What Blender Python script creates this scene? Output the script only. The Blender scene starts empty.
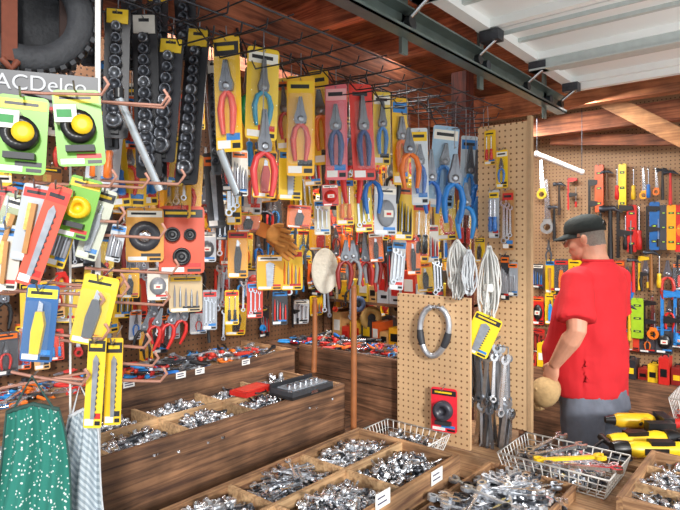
import bpy, math, random
import numpy as np
from mathutils import Vector, Matrix, noise
random.seed(7)
R=random.random
def U(a,b): return a+(b-a)*R()
FL=560.; EYE=1.6
# ---- survey helpers: sight line from the survey station (0,0,1.6) met with real planes of the stall ----
def _xy(px,d):
    s=(px-340)/FL; return ((.766+.643*s)*d,(.643-.766*s)*d)
def _z(py,d): return EYE-(py-240)/FL*d
def onY(px,py,c):
    s=(px-340)/FL; d=c/(.643-.766*s); x,y=_xy(px,d); return Vector((x,y,_z(py,d))),d
def onX(px,py,c):
    s=(px-340)/FL; d=c/(.766+.643*s); x,y=_xy(px,d); return Vector((x,y,_z(py,d))),d
def onZ(px,py,c):
    d=(EYE-c)*FL/(py-240); x,y=_xy(px,d); return Vector((x,y,c)),d
# ---------------- materials ----------------
def lin(h):
    h=h.lstrip('#'); o=[]
    if len(h)!=6: h='888888'
    for i in (0,2,4):
        c=int(h[i:i+2],16)/255.; o.append(c/12.92 if c<=.04045 else ((c+.055)/1.055)**2.4)
    return o
_mc={}
def M(hx,rough=.5,metal=0.,var=.15,scale=40.,bump=0.):
    k=(hx,rough,metal,var,scale,bump)
    if k in _mc: return _mc[k]
    m=bpy.data.materials.new('mat_'+hx+('_metal' if metal else '')); m.use_nodes=True
    nt=m.node_tree; p=nt.nodes['Principled BSDF']; c=lin(hx)
    tc=nt.nodes.new('ShaderNodeTexCoord'); n=nt.nodes.new('ShaderNodeTexNoise'); n.inputs['Scale'].default_value=scale
    n.inputs['Detail'].default_value=3
    mx=nt.nodes.new('ShaderNodeMix'); mx.data_type='RGBA'
    mx.inputs[6].default_value=[v*(1-var*1.5) for v in c]+[1]; mx.inputs[7].default_value=[min(1,v*(1+var)+.004) for v in c]+[1]
    nt.links.new(tc.outputs['Object'],n.inputs['Vector']); nt.links.new(n.outputs['Fac'],mx.inputs[0]); nt.links.new(mx.outputs[2],p.inputs['Base Color'])
    p.inputs['Roughness'].default_value=rough; p.inputs['Metallic'].default_value=metal
    if bump:
        b=nt.nodes.new('ShaderNodeBump'); b.inputs['Strength'].default_value=bump; b.inputs['Distance'].default_value=.01
        nt.links.new(n.outputs['Fac'],b.inputs['Height']); nt.links.new(b.outputs['Normal'],p.inputs['Normal'])
    _mc[k]=m; return m
def wood(name,c1,c2,axis='X',rough=.7,sc=20):
    m=bpy.data.materials.new(name); m.use_nodes=True; nt=m.node_tree; p=nt.nodes['Principled BSDF']; L=nt.links.new
    tc=nt.nodes.new('ShaderNodeTexCoord'); mp=nt.nodes.new('ShaderNodeMapping')
    s=[sc*2.2]*3; s['XYZ'.index(axis)]=sc*.12; mp.inputs['Scale'].default_value=s
    n=nt.nodes.new('ShaderNodeTexNoise'); n.inputs['Scale'].default_value=1.6; n.inputs['Detail'].default_value=9; n.inputs['Distortion'].default_value=.7
    cr=nt.nodes.new('ShaderNodeValToRGB'); cr.color_ramp.elements[0].position=.34; cr.color_ramp.elements[1].position=.66
    cr.color_ramp.elements[0].color=lin(c1)+[1]; cr.color_ramp.elements[1].color=lin(c2)+[1]
    n2=nt.nodes.new('ShaderNodeTexNoise'); n2.inputs['Scale'].default_value=7; n2.inputs['Detail'].default_value=6; L(tc.outputs['Object'],n2.inputs['Vector'])
    r2=nt.nodes.new('ShaderNodeMapRange'); r2.inputs[1].default_value=.35; r2.inputs[2].default_value=.7; r2.inputs[3].default_value=.55; r2.inputs[4].default_value=1.28; L(n2.outputs['Fac'],r2.inputs[0])
    mm=nt.nodes.new('ShaderNodeVectorMath'); mm.operation='SCALE'
    b=nt.nodes.new('ShaderNodeBump'); b.inputs['Strength'].default_value=.45; b.inputs['Distance'].default_value=.004
    L(tc.outputs['Object'],mp.inputs[0]); L(mp.outputs[0],n.inputs['Vector']); L(n.outputs['Fac'],cr.inputs[0]); L(cr.outputs[0],mm.inputs[0]); L(r2.outputs[0],mm.inputs['Scale']); L(mm.outputs[0],p.inputs['Base Color'])
    L(n.outputs['Fac'],b.inputs['Height']); L(b.outputs[0],p.inputs['Normal']); p.inputs['Roughness'].default_value=rough
    return m
def pegmat(name,base,hole,ax,pitch=.0254,rad=.0042):
    m=bpy.data.materials.new(name); m.use_nodes=True; nt=m.node_tree; p=nt.nodes['Principled BSDF']; L=nt.links.new
    tc=nt.nodes.new('ShaderNodeTexCoord'); sp=nt.nodes.new('ShaderNodeSeparateXYZ'); L(tc.outputs['Object'],sp.inputs[0])
    cm=nt.nodes.new('ShaderNodeCombineXYZ'); 
    for i,o in enumerate((sp.outputs['XY'.index(ax)],sp.outputs[2])):
        a=nt.nodes.new('ShaderNodeMath'); a.operation='DIVIDE'; a.inputs[1].default_value=pitch; L(o,a.inputs[0])
        f=nt.nodes.new('ShaderNodeMath'); f.operation='FRACT'; L(a.outputs[0],f.inputs[0])
        g=nt.nodes.new('ShaderNodeMath'); g.operation='SUBTRACT'; g.inputs[1].default_value=.5; L(f.outputs[0],g.inputs[0]); L(g.outputs[0],cm.inputs[i])
    ln=nt.nodes.new('ShaderNodeVectorMath'); ln.operation='LENGTH'; L(cm.outputs[0],ln.inputs[0])
    lt=nt.nodes.new('ShaderNodeMath'); lt.operation='LESS_THAN'; lt.inputs[1].default_value=rad/pitch; L(ln.outputs['Value'],lt.inputs[0])
    n=nt.nodes.new('ShaderNodeTexNoise'); n.inputs['Scale'].default_value=6; n.inputs['Detail'].default_value=6; L(tc.outputs['Object'],n.inputs['Vector'])
    c=lin(base); a=nt.nodes.new('ShaderNodeMix'); a.data_type='RGBA'; a.inputs[6].default_value=[v*.72 for v in c]+[1]; a.inputs[7].default_value=[min(1,v*1.15) for v in c]+[1]; L(n.outputs['Fac'],a.inputs[0])
    b=nt.nodes.new('ShaderNodeMix'); b.data_type='RGBA'; b.inputs[7].default_value=lin(hole)+[1]; L(a.outputs[2],b.inputs[6]); L(lt.outputs[0],b.inputs[0]); L(b.outputs[2],p.inputs['Base Color'])
    p.inputs['Roughness'].default_value=.6; return m
def pattern(name,c1,c2,kind,scale):
    m=bpy.data.materials.new(name); m.use_nodes=True; nt=m.node_tree; p=nt.nodes['Principled BSDF']; L=nt.links.new
    tc=nt.nodes.new('ShaderNodeTexCoord')
    if kind=='stripe':
        t=nt.nodes.new('ShaderNodeTexWave'); t.inputs['Scale'].default_value=scale; t.bands_direction='DIAGONAL'; o=t.outputs['Fac']
    else:
        t=nt.nodes.new('ShaderNodeTexVoronoi'); t.inputs['Scale'].default_value=scale; o=t.outputs['Distance']
    L(tc.outputs['Object'],t.inputs['Vector']); cr=nt.nodes.new('ShaderNodeValToRGB'); cr.color_ramp.interpolation='CONSTANT'
    cr.color_ramp.elements[0].color=lin(c2)+[1]; cr.color_ramp.elements[1].color=lin(c1)+[1]; cr.color_ramp.elements[1].position=.5 if kind=='stripe' else .25
    L(o,cr.inputs[0]); L(cr.outputs[0],p.inputs['Base Color']); p.inputs['Roughness'].default_value=.9; return m
CHR=M('d2d5da',.2,1.,.15,60); STEEL=M('a4a7ad',.32,.9,.25,50); DARK=M('1b1b1d',.45); BLK=M('101012',.35); WHT=M('ecebe6',.5,0,.05); JAW=M('74777d',.35,.8,.25,50)
BR1=M('e8eaee',.26,.85,.12,60); BR2=M('bcc0c6',.32,.8,.25,50)
DST=M('50535a',.4,.8,.3,40); COP=M('d9a08c',.35,.5); RED=M('c8241d',.4); YEL=M('f4c81c',.45); BLU=M('1f6fc0',.35)
# ---------------- mesh builder ----------------
I4=Matrix.Identity(4)
class B:
    def __init__(s): s.v=[];s.lv=[];s.lt=[];s.m=[];s.sm=[];s.mats=[];s.T=I4;s.n=0
    def mi(s,mat):
        if mat not in s.mats: s.mats.append(mat)
        return s.mats.index(mat)
    def add(s,vs,fs,mat,smooth=False,T=None):
        t=np.array(s.T if T is None else s.T@T); a=np.array([tuple(v) for v in vs],dtype=float)
        s.v.append(a@t[:3,:3].T+t[:3,3]); i=s.mi(mat); k=len(fs)
        s.lv.append(np.array([q for f in fs for q in f],dtype=np.int64)+s.n); s.lt.append(np.array([len(f) for f in fs]))
        s.m.append(np.full(k,i)); s.sm.append(np.full(k,smooth)); s.n+=len(a)
    def freeze(s):
        s.v=[np.concatenate(s.v)];s.lv=[np.concatenate(s.lv)];s.lt=[np.concatenate(s.lt)];s.m=[np.concatenate(s.m)];s.sm=[np.concatenate(s.sm)]
    def stamp(s,t,T):
        M4=np.array(s.T@T); s.v.append(t.v[0]@M4[:3,:3].T+M4[:3,3]); s.lv.append(t.lv[0]+s.n); s.lt.append(t.lt[0])
        mp=np.array([s.mi(x) for x in t.mats]); s.m.append(mp[t.m[0]]); s.sm.append(t.sm[0]); s.n+=len(t.v[0])
    def box(s,x0,x1,y0,y1,z0,z1,mat,T=None):
        v=[(x,y,z) for x in (x0,x1) for y in (y0,y1) for z in (z0,z1)]
        s.add(v,[(0,1,3,2),(4,6,7,5),(0,4,5,1),(2,3,7,6),(0,2,6,4),(1,5,7,3)],mat,False,T)
    def beam(s,p,q,w,h,mat):
        p,q=Vector(p),Vector(q); d=(q-p); L=d.length; s.box(-w/2,w/2,-h/2,h/2,0,L,mat,Matrix.Translation(p)@d.to_track_quat('Z','Y').to_matrix().to_4x4())
    def prism(s,pts,y0,y1,mat,T=None,smooth=False):
        n=len(pts); v=[(p[0],y0,p[1]) for p in pts]+[(p[0],y1,p[1]) for p in pts]
        s.add(v,[tuple(range(n)),tuple(range(2*n-1,n-1,-1))]+[(i,i+n,(i+1)%n+n,(i+1)%n) for i in range(n)],mat,False,T)
    def tube(s,pts,r,mat,n=6,T=None,flat=1.):
        pts=[Vector(p) for p in pts]; k=len(pts)
        if not hasattr(r,'__len__'): r=[r]*k
        v=[];up=None
        for i,p in enumerate(pts):
            d=(pts[min(i+1,k-1)]-pts[max(i-1,0)]).normalized()
            if up is None: up=Vector((0,1,0)) if abs(d.y)<.8 else Vector((1,0,0))
            a=d.cross(up)
            if a.length<1e-4: a=d.orthogonal()
            a.normalize(); b=a.cross(d).normalized(); up=b
            for j in range(n):
                t=2*math.pi*j/n; v.append(p+a*math.cos(t)*r[i]+b*math.sin(t)*r[i]*flat)
        f=[(i*n+j,i*n+(j+1)%n,(i+1)*n+(j+1)%n,(i+1)*n+j) for i in range(k-1) for j in range(n)]
        s.add(v,f,mat,True,T); s.add(v,[tuple(range(n-1,-1,-1)),tuple(range((k-1)*n,k*n))],mat,False,T)
    def lathe(s,prof,mat,n=14,T=None,axis='z'):
        v=[]
        for r,h in prof:
            for j in range(n):
                t=2*math.pi*j/n; c,q=math.cos(t)*r,math.sin(t)*r
                v.append({'z':(c,q,h),'y':(c,-h,q),'x':(h,c,q)}[axis])
        k=len(prof); f=[(i*n+j,i*n+(j+1)%n,(i+1)*n+(j+1)%n,(i+1)*n+j) for i in range(k-1) for j in range(n)]
        s.add(v,f,mat,True,T); s.add(v,[tuple(range(n-1,-1,-1)),tuple(range((k-1)*n,k*n))],mat,False,T)
    def arc(s,cx,cz,ro,ri,a0,a1,y0,y1,mat,n=12,T=None):
        v=[]
        for i in range(n+1):
            a=a0+(a1-a0)*i/n; c,q=math.cos(a),math.sin(a)
            v+=[(cx+ro*c,y0,cz+ro*q),(cx+ri*c,y0,cz+ri*q),(cx+ri*c,y1,cz+ri*q),(cx+ro*c,y1,cz+ro*q)]
        f=[(i*4+k,i*4+(k+1)%4,i*4+4+(k+1)%4,i*4+4+k) for i in range(n) for k in range(4)]
        if abs(a1-a0)<6.28: f+=[(0,1,2,3),(n*4+3,n*4+2,n*4+1,n*4)]
        s.add(v,f,mat,False,T)
    def ell(s,c,r,mat,n=12,m=8,T=None):
        v=[(c[0],c[1],c[2]+r[2])];f=[]
        for i in range(1,m):
            p=math.pi*i/m
            for j in range(n):
                t=2*math.pi*j/n; v.append((c[0]+r[0]*math.sin(p)*math.cos(t),c[1]+r[1]*math.sin(p)*math.sin(t),c[2]+r[2]*math.cos(p)))
        v.append((c[0],c[1],c[2]-r[2])); e=len(v)-1
        for j in range(n):
            f.append((0,1+j,1+(j+1)%n)); f.append((e,1+(m-2)*n+(j+1)%n,1+(m-2)*n+j))
            for i in range(m-2): f.append((1+i*n+j,1+(i+1)*n+j,1+(i+1)*n+(j+1)%n,1+i*n+(j+1)%n))
        s.add(v,f,mat,True,T)
    def obj(s,name,loc=(0,0,0),rz=0,parent=None,rot=None):
        s.freeze(); me=bpy.data.meshes.new(name); v=s.v[0]; lv=s.lv[0]; lt=s.lt[0]
        me.vertices.add(len(v)); me.loops.add(len(lv)); me.polygons.add(len(lt))
        me.vertices.foreach_set('co',v.astype(np.float32).ravel()); me.loops.foreach_set('vertex_index',lv.astype(np.int32))
        me.polygons.foreach_set('loop_start',(np.cumsum(lt)-lt).astype(np.int32))
        for m in s.mats: me.materials.append(m)
        me.polygons.foreach_set('material_index',s.m[0].astype(np.int32)); me.polygons.foreach_set('use_smooth',s.sm[0].astype(bool)); me.update(calc_edges=True); me.validate()
        o=bpy.data.objects.new(name,me); bpy.context.scene.collection.objects.link(o)
        o.location=loc; o.rotation_euler=rot if rot else (0,0,rz)
        if parent: o.parent=parent
        return o
def text(name,s,size,mat,loc,rot,parent=None):
    c=bpy.data.curves.new(name,'FONT'); c.body=s; c.size=size; c.extrude=.0008; c.align_x='CENTER'; c.align_y='CENTER'; c.materials.append(mat)
    o=bpy.data.objects.new(name,c); bpy.context.scene.collection.objects.link(o); o.location=loc; o.rotation_euler=rot
    if parent: o.parent=parent
    return o
# ---------------- tool shapes (local xz plane, front is -y), unit templates stamped at size ----------------
_tc={}
def tool(b,key,fn,L,T=None):
    if key not in _tc: t=B(); fn(t); t.freeze(); _tc[key]=t
    b.stamp(_tc[key],(T or I4)@Matrix.Scale(L,4))
def rrect(w,h,r,cx=0,top=0):
    p=[]
    for (x,z,a) in ((w/2-r,-r,0),(-w/2+r,-r,90),(-w/2+r,-h+r,180),(w/2-r,-h+r,270)):
        for k in (0,45,90): t=math.radians(a+k); p.append((cx+x+r*math.cos(t),top+z+r*math.sin(t)))
    return p
def pliers(b,L,hc,jm=None,T=None,needle=False,spread=1.):
    jm=jm or JAW; spread=round(spread*5)/5.
    def f(b):
        t=.06; jl=.42 if needle else .30
        for s in (1,-1):
            b.prism([(0,-.07),(s*.075,-.05),(s*.085,.03),(s*.055,.12),(s*.022,jl),(s*.003,jl)],-t,0,jm)
            w=spread*s
            b.tube([(-w*.02,-t*.5,-.04),(w*.09,-t*.5,-.13),(w*.125,-t*.5,-.27),(w*.11,-t*.5,-.42),(w*.085,-t*.5,-.56)],[.03,.038,.044,.038,.026],hc,7)
        b.lathe([(.045,0),(.045,t+.01),(.02,t+.014)],STEEL,10,None,'y')
    tool(b,('pl',hc.name,jm.name,needle,spread),f,L,T)
def wrench(b,L,T=None,mat=None,t=0):
    mat=mat or CHR
    def f(b):
        t=.045; w=.036; b.prism([(-w,-.42),(w,-.42),(w*.75,.38),(-w*.75,.38)],-t,0,mat)
        b.arc(0,-.46,.075,.04,0,2*math.pi,-t*1.3,t*.3,mat,10); b.arc(0,.44,.095,.045,math.radians(125),math.radians(415),-t*1.1,t*.1,mat,9)
    tool(b,('wr',mat.name),f,L,T)
def ratchet(b,L,T=None):
    def f(b):
        b.lathe([(.03,-.5),(.05,-.48),(.045,-.2),(.025,-.15),(.025,.3)],BR1,8); b.lathe([(.09,-.05),(.1,-.03),(.1,.03),(.09,.05)],BR1,12,Matrix.Translation((0,0,.38)),'y'); b.box(-.025,.025,-.13,-.05,.355,.405,BR2)
    tool(b,('ra',),f,L,T)
def driver(b,L,hc,T=None):
    def f(b):
        P=Matrix.Translation((0,-.07,0))
        b.lathe([(.02,-.5),(.065,-.48),(.07,-.3),(.05,-.16),(.065,-.08),(.04,-.05)],hc,10,P); b.lathe([(.022,-.05),(.022,.4),(.03,.45),(.012,.5)],CHR,8,P)
    tool(b,('dr',hc.name),f,L,T)
def hammer(b,L,hc,T=None):
    T=T or I4; P=T@Matrix.Translation((0,-.015,0))
    b.tube([(0,0,-.5*L),(0,0,-.2*L),(0,0,.42*L)],[.05*L,.045*L,.03*L],hc,8,P)
    b.tube([(-.17*L,0,.43*L),(-.1*L,0,.44*L),(-.09*L,0,.44*L),(.06*L,0,.44*L),(.2*L,0,.36*L)],[.065*L,.065*L,.045*L,.05*L,.012*L],DST,8,P)
def saw(b,L,hc,T=None):
    T=T or I4
    b.prism([(-.02*L,-.25*L),(.1*L,-.25*L),(.03*L,.5*L),(-.02*L,.5*L)],-.004,0,CHR,T)
    b.arc(.03*L,-.36*L,.12*L,.065*L,0,2*math.pi,-.02,0,hc,12,T)
    b.prism([(-.04*L,-.28*L),(.12*L,-.28*L),(.1*L,-.21*L),(-.03*L,-.21*L)],-.018,0.,hc,T)
def clamp(b,L,hc,T=None):
    T=T or I4
    b.box(-.03*L,.02*L,-.014,-.004,-.5*L,.5*L,hc,T)
    b.prism([(.02*L,.5*L),(.25*L,.48*L),(.27*L,.40*L),(.02*L,.36*L)],-.022,0,hc,T)
    b.prism([(.02*L,-.1*L),(.25*L,-.06*L),(.26*L,.0),(.02*L,.04*L)],-.022,0,DARK,T)
    b.tube([(.22*L,-.012,-.25*L),(.22*L,-.012,.2*L)],.012*L,STEEL,6,T)
    b.tube([(.22*L,-.012,-.42*L),(.22*L,-.012,-.25*L)],.035*L,hc,8,T)
PAL=['f0c01c','eaa81a','d83e28','e0601f','f0cc44','f4bc20','2b6fb0','e6e0cc','2c2c32','d4a468','f0c01c','eab030','46484e','f0c01c','c2c6cc','f0cc44','8a5a34','34363c','e8581f']
HC=['c8302a','1f6fc0','e87420','1b1b1d','2b8fd9','1b1b1d','d3302a','c83a2a']
def hookwire(b,kind,back):
    if kind=='wall': b.tube([(0,back,.012),(0,-.03,-.008),(0,-.045,.006)],.0018,STEEL,4)
    elif kind=='up': b.tube([(0,-.02,-.012),(0,.004,-.014),(0,.006,.0),(0,.004,back)],.0018,STEEL,4)
CLR=None
def clearmat():
    global CLR
    if CLR: return CLR
    m=bpy.data.materials.new('clear_plastic'); m.use_nodes=True; nt=m.node_tree; nt.nodes.remove(nt.nodes['Principled BSDF'])
    a=nt.nodes.new('ShaderNodeBsdfTransparent'); g=nt.nodes.new('ShaderNodeBsdfGlossy'); g.inputs['Roughness'].default_value=.06
    x=nt.nodes.new('ShaderNodeMixShader'); x.inputs[0].default_value=.035
    n=nt.nodes.new('ShaderNodeTexNoise'); n.inputs['Scale'].default_value=30; bp=nt.nodes.new('ShaderNodeBump'); bp.inputs['Strength'].default_value=1.
    nt.links.new(n.outputs['Fac'],bp.inputs['Height']); nt.links.new(bp.outputs[0],g.inputs['Normal'])
    nt.links.new(a.outputs[0],x.inputs[1]); nt.links.new(g.outputs[0],x.inputs[2]); nt.links.new(x.outputs[0],nt.nodes['Material Output'].inputs[0]); CLR=m; return m
NAMES={'pliers':'pliers_blister_pack','needle':'needle_nose_pliers_pack','wrench':'wrench_pack','driver':'screwdriver_pack','blade':'saw_blade_pack','sockets':'socket_set_rail','disc':'grinding_disc_pack','holesaw':'hole_saw_kit','knife':'utility_knife_pack','bits':'drill_bit_pack','tape':'tape_roll_pack','hammer':'hammer','saw':'hand_saw','clamp':'bar_clamp','level':'spirit_level','barepliers':'pliers','baredriver':'screwdriver','brush':'wire_brush_pack','bag':'hardware_bag','barewrench':'combination_wrench'}
def pack(loc,w,h,card,kind,hc='d3302a',yaw=0,hook='up',back=.05,head=None,tilt=0,name=None):
    b=B(); c=M(card,.35,0,.06,20); hm=M(hc,.35)
    bare=kind in('hammer','saw','clamp','level','barepliers','baredriver','sockets','barewrench')
    if not bare:
        b.prism(rrect(w,h,min(w,h)*.1),0,.002,c)
        hd=head or random.choice(['c9251d','f4c81c','222226','f3efe2','e9711f','2b7fc9'])
        b.box(-w*.46,w*.46,-.0008,0,-h*.17,-h*.05,M(hd,.4,0,.05))
        b.box(-w*.36,w*.30,-.0013,0,-h*.125,-h*.085,M('1d1d20' if hd not in('222226','1d1d20','1b1b1d') else 'f4c81c',.4))
        b.box(-w*.44,w*.05,-.0008,0,-h*.97,-h*.90,WHT); b.box(-w*.1,w*.42,-.0009,0,-h*.9,-h*.84,M(random.choice(['c9251d','1d1d20','2b7fc9']),.4))
        b.box(w*.12,w*.42,-.0008,0,-h*.97,-h*.925,BLK)
    C=Matrix.Translation((0,-.003,-h*.52))
    if kind in('pliers','needle'): pliers(b,h*.74,hm,None,C@Matrix.Translation((0,0,h*.08)),kind=='needle',min(1.3,w/h*2.6))
    elif kind=='wrench':
        for i in range(3): wrench(b,h*(.7-.1*i),C@Matrix.Translation(((i-1)*w*.27,0,0)))
    elif kind=='barewrench': wrench(b,h,Matrix.Translation((0,0,-h*.5)),random.choice([CHR,BR1,STEEL]))
    elif kind=='driver':
        for i in (-1,1): driver(b,h*.7,hm,C@Matrix.Translation((i*w*.2,0,0)))
    elif kind=='blade':
        b.prism([(-w*.12,-h*.9),(w*.1,-h*.9),(w*.16,-h*.25),(-w*.02,-h*.2),(-w*.16,-h*.26)],-.004,0,STEEL)
        for i in range(10): b.prism([(w*.1+i*.006*w,-h*(.88-.062*i)),(w*.17+i*.006*w,-h*(.86-.062*i)),(w*.1+i*.006*w,-h*(.83-.062*i))],-.003,0,DST)
    elif kind=='knife':
        b.prism([(-w*.16,-h*.88),(w*.12,-h*.88),(w*.2,-h*.5),(w*.1,-h*.34),(-w*.1,-h*.34),(-w*.18,-h*.6)],-.014,0,hm)
        b.prism([(-w*.08,-h*.34),(w*.08,-h*.34),(w*.08,-h*.24),(-w*.05,-h*.2)],-.008,-.004,CHR)
    elif kind=='bits':
        for i in range(5):
            x=(i-2)*w*.17; b.tube([(x,-.006,-h*.85),(x,-.006,-h*(.5+.03*i)),(x,-.006,-h*(.26+.04*i))],[.0045,.0045,.001],STEEL if i%2 else hm,6)
    elif kind=='disc':
        r=min(w*.42,h*.33); P=Matrix.Translation((0,-.001,-h*.52)); b.lathe([(r,0),(r,.006),(r*.45,.007),(r*.42,.004),(r*.16,.004),(r*.15,.001)],hm,20,P,'y'); b.lathe([(r*.42,.004),(r*.42,.0085),(r*.15,.009)],CHR,14,P,'y')
    elif kind=='holesaw':
        for (x,z,r) in ((-w*.2,-h*.42,w*.17),(w*.18,-h*.42,w*.14),(0,-h*.74,w*.2)):
            P=Matrix.Translation((x,0,z)); b.lathe([(r,0),(r,.022),(r*.8,.03),(r*.8,.012),(r*.2,.012),(r*.2,.03)],hm,16,P,'y')
    elif kind=='tape':
        P=Matrix.Translation((0,0,-h*.5)); r=w*.36; b.lathe([(r,0),(r,.028),(r*.5,.03),(r*.48,.01),(.0005,.01)],hm,18,P,'y'); b.box(-w*.3,w*.3,-.02,0,-h*.82,-h*.74,M('2f3033'))
    elif kind=='brush':
        b.box(-w*.08,w*.08,-.014,0,-h*.9,-h*.25,M('b98243',.5)); b.box(-w*.2,-w*.08,-.012,-.002,-h*.6,-h*.25,M('c9b060',.4,.6,.5,200))
    elif kind=='bag':
        b.ell((0,-.004,-h*.56),(w*.4,.018,h*.28),hm,10,8); b.box(-w*.2,w*.2,-.025,-.018,-h*.64,-h*.5,M('e3dfd2'))
        b.box(-w*.1,w*.1,-.026,-.018,-h*.6,-h*.55,M('c9251d'))
    elif kind=='sockets':
        b.prism(rrect(w,h,w*.12),0,.006,c); b.box(-w*.16,w*.16,-.008,0,-h*.97,-h*.12,DARK)
        n=max(6,int(h/.034))
        for i in range(n):
            r=w*(.20+.16*i/n); z=-h*(.16+.8*i/n); hh=.022
            P=Matrix.Translation((0,-.004,z)); b.lathe([(r*.8,0),(r,.004),(r,hh),(r*.7,hh),(r*.62,hh-.008),(.0005,hh-.009)],DST if i%4 else JAW,9,P,'y')
        b.box(-w*.42,w*.42,-.004,0,-h*.12,-h*.0-.004,M(hc,.4)); b.box(-w*.2,w*.2,-.0045,0,-h*.05,-h*.03,BLK)
    elif kind=='hammer': hammer(b,h,hm,Matrix.Translation((0,0,-h*.5)))
    elif kind=='saw': saw(b,h,hm,Matrix.Translation((0,0,-h*.5)))
    elif kind=='clamp': clamp(b,h,hm,Matrix.Translation((0,0,-h*.5)))
    elif kind=='barepliers': pliers(b,h,hm,None,Matrix.Translation((0,0,-h*.42)),R()<.4,1.)
    elif kind=='baredriver': driver(b,h,hm,Matrix.Translation((0,0,-h*.5)))
    elif kind=='level':
        b.prism(rrect(w,h,w*.15),-.018,0,hm)
        for q in (.18,.5,.82):
            b.box(-w*.3,w*.3,-.02,-.001,-h*(q+.025),-h*(q-.025),M('2c2c30')); b.box(-w*.14,w*.14,-.022,-.001,-h*(q+.01),-h*(q-.01),M('b8e04a',.2))
    if not bare and kind in('pliers','needle','driver','knife'):
        b.prism([(p[0]*1,p[1]) for p in rrect(w*.86,h*.70,w*.12,0,-h*.19)],-.026,-.025,clearmat())
    hookwire(b,hook,back)
    return b.obj(name or NAMES.get(kind,'hardware_pack'),loc,rot=(0,tilt,yaw))
# ================= ROOM SHELL =================
redw=wood('red_timber','6a3422','b26a48','X'); redwY=wood('red_timber_cross','703c28','b6724e','Y'); lightwY=wood('pale_timber_cross','986540','c8905e','Y')
redwZ=wood('red_timber_post','48190f','823826','Z'); traywX=wood('tray_wood','74503a','c09468','X'); traywY=wood('tray_wood_cross','845e42','cea074','Y')
traytop=wood('tray_inner','a07a56','dcb688','X'); darkwX=wood('dark_board','4a3226','926a4c','X'); darkwY=wood('dark_board_cross','4c3220','92664a','Y')
def single(name,mat,*bx):
    b=B()
    for q in bx: b.box(*q,mat)
    return b.obj(name)
single('floor',M('b0aba0',.85,0,.2,6,.3),(-2.5,5,-3.5,3,-.05,0))
pegL=pegmat('pegboard_left','6e4c32','1c100a','X'); pegB=pegmat('pegboard_back','a88460','4a3020','Y'); pegD=pegmat('pegboard_divider','dcb68a','7a5230','Y')
single('wall_left',pegL,(-1.2,4.25,2.35,2.4,0,2.75))
single('wall_back',pegB,(4.2,4.25,-1.6,2.35,0,2.75))
b=B()
for i in range(22):
    x=-.4+i*.215; b.box(x,x+.21,-1.6,2.35,2.74,2.76,redwY)
b.obj('ceiling')
single('beam',redw,(-.8,3.05,1.46,1.54,2.25,2.42)); single('beam',redw,(-.8,4.2,1.95,2.03,2.36,2.52))
b=B()
for x in (.2,.75,1.3,1.85,2.4): b.box(x,x+.05,1.05,2.35,2.54,2.68,redwY)
b.obj('ceiling_joists')
single('beam',wood('orange_timber','8a4a2c','be784c','Y'),(3.28,3.36,-1.6,2.3,2.36,2.50))
single('beam',redwY,(3.75,3.83,-1.6,2.3,2.30,2.42))
b=B()
p0,_=onX(606,100,3.5); p1,_=onX(705,150,3.5); b.beam(p0,p1,.05,.09,lightwY)
p0,_=onX(552,126,3.9); p1,_=onX(640,122,3.9); b.beam(p0,p1,.05,.06,redwY)
p0,_=onX(552,140,4.0); p1,_=onX(690,140,4.0); b.beam(p0,p1,.05,.07,redwY)
b.obj('roof_braces')
single('support_post',redwZ,(2.46,2.54,1.27,1.35,0,2.42))
# garage door overhead
b=B(); GW=M('f2f4f2',.4,0,.04,3); GR=M('c2cac8',.4,.1,.1)
for i,x0 in enumerate((.55,1.03,1.51,1.99,2.47)):
    x1=x0+.47; b.box(x0,x1,-1.5,.97,2.42,2.435,GW)
    b.box(x0,x0+.03,-1.5,.97,2.39,2.42,GW); b.box(x1-.03,x1,-1.5,.97,2.39,2.42,GW)
    for y in (-1.2,-.5,.2,.91): b.box(x0+.03,x1-.03,y,y+.05,2.385,2.42,GW)
    b.box(x0+.22,x0+.24,-1.5,.91,2.405,2.42,GR)
    b.box(x0+.03,x0+.036,-1.5,.91,2.375,2.42,GR)
b.box(2.94,2.975,-1.5,.97,2.36,2.44,GW)
for x in (1.50,2.46): b.box(x-.02,x+.02,-1.5,.95,2.35,2.39,GR); b.box(x-.03,x+.03,-1.5,.95,2.345,2.352,GR)
b.obj('garage_door')
b=B(); TK=M('74817c',.35,.6,.25,12)
b.box(.3,2.95,1.0,1.005,2.25,2.33,TK); b.box(.3,2.95,.955,1.0,2.25,2.256,TK); b.box(.3,2.95,.955,1.0,2.324,2.33,TK); b.box(.3,2.95,.955,.96,2.25,2.265,TK)
for x in (.9,1.5,2.05,2.75):
    b.box(x,x+.035,1.0,1.012,2.2,2.74,TK); b.lathe([(.02,0),(.02,.03)],DST,10,Matrix.Translation((x+.02,1.0,2.29)),'y')
b.obj('garage_door_track')
b=B()
for x in (1.02,1.5,1.98,2.46,2.9):
    b.box(x-.025,x+.025,.88,.955,2.345,2.385,DST); b.tube([(x,.9,2.35),(x,.99,2.29)],.008,CHR,6); b.lathe([(.02,-.01),(.02,.01)],DARK,10,Matrix.Translation((x,.97,2.29)),'y')
b.obj('garage_door_hinges')
p,_=onX(537,154,3.4); q,_=onX(582,172,3.6)
b=B(); b.tube([p,q],.015,M('f4f6f4',.3),8)
for e in (p,q): b.ell(e,(.018,.018,.018),WHT,8,6)
b.tube([p,(p.x,p.y,2.74)],.002,DST,4); b.tube([q,(q.x,q.y,2.74)],.002,DST,4)
b.obj('fluorescent_lamp')
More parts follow.
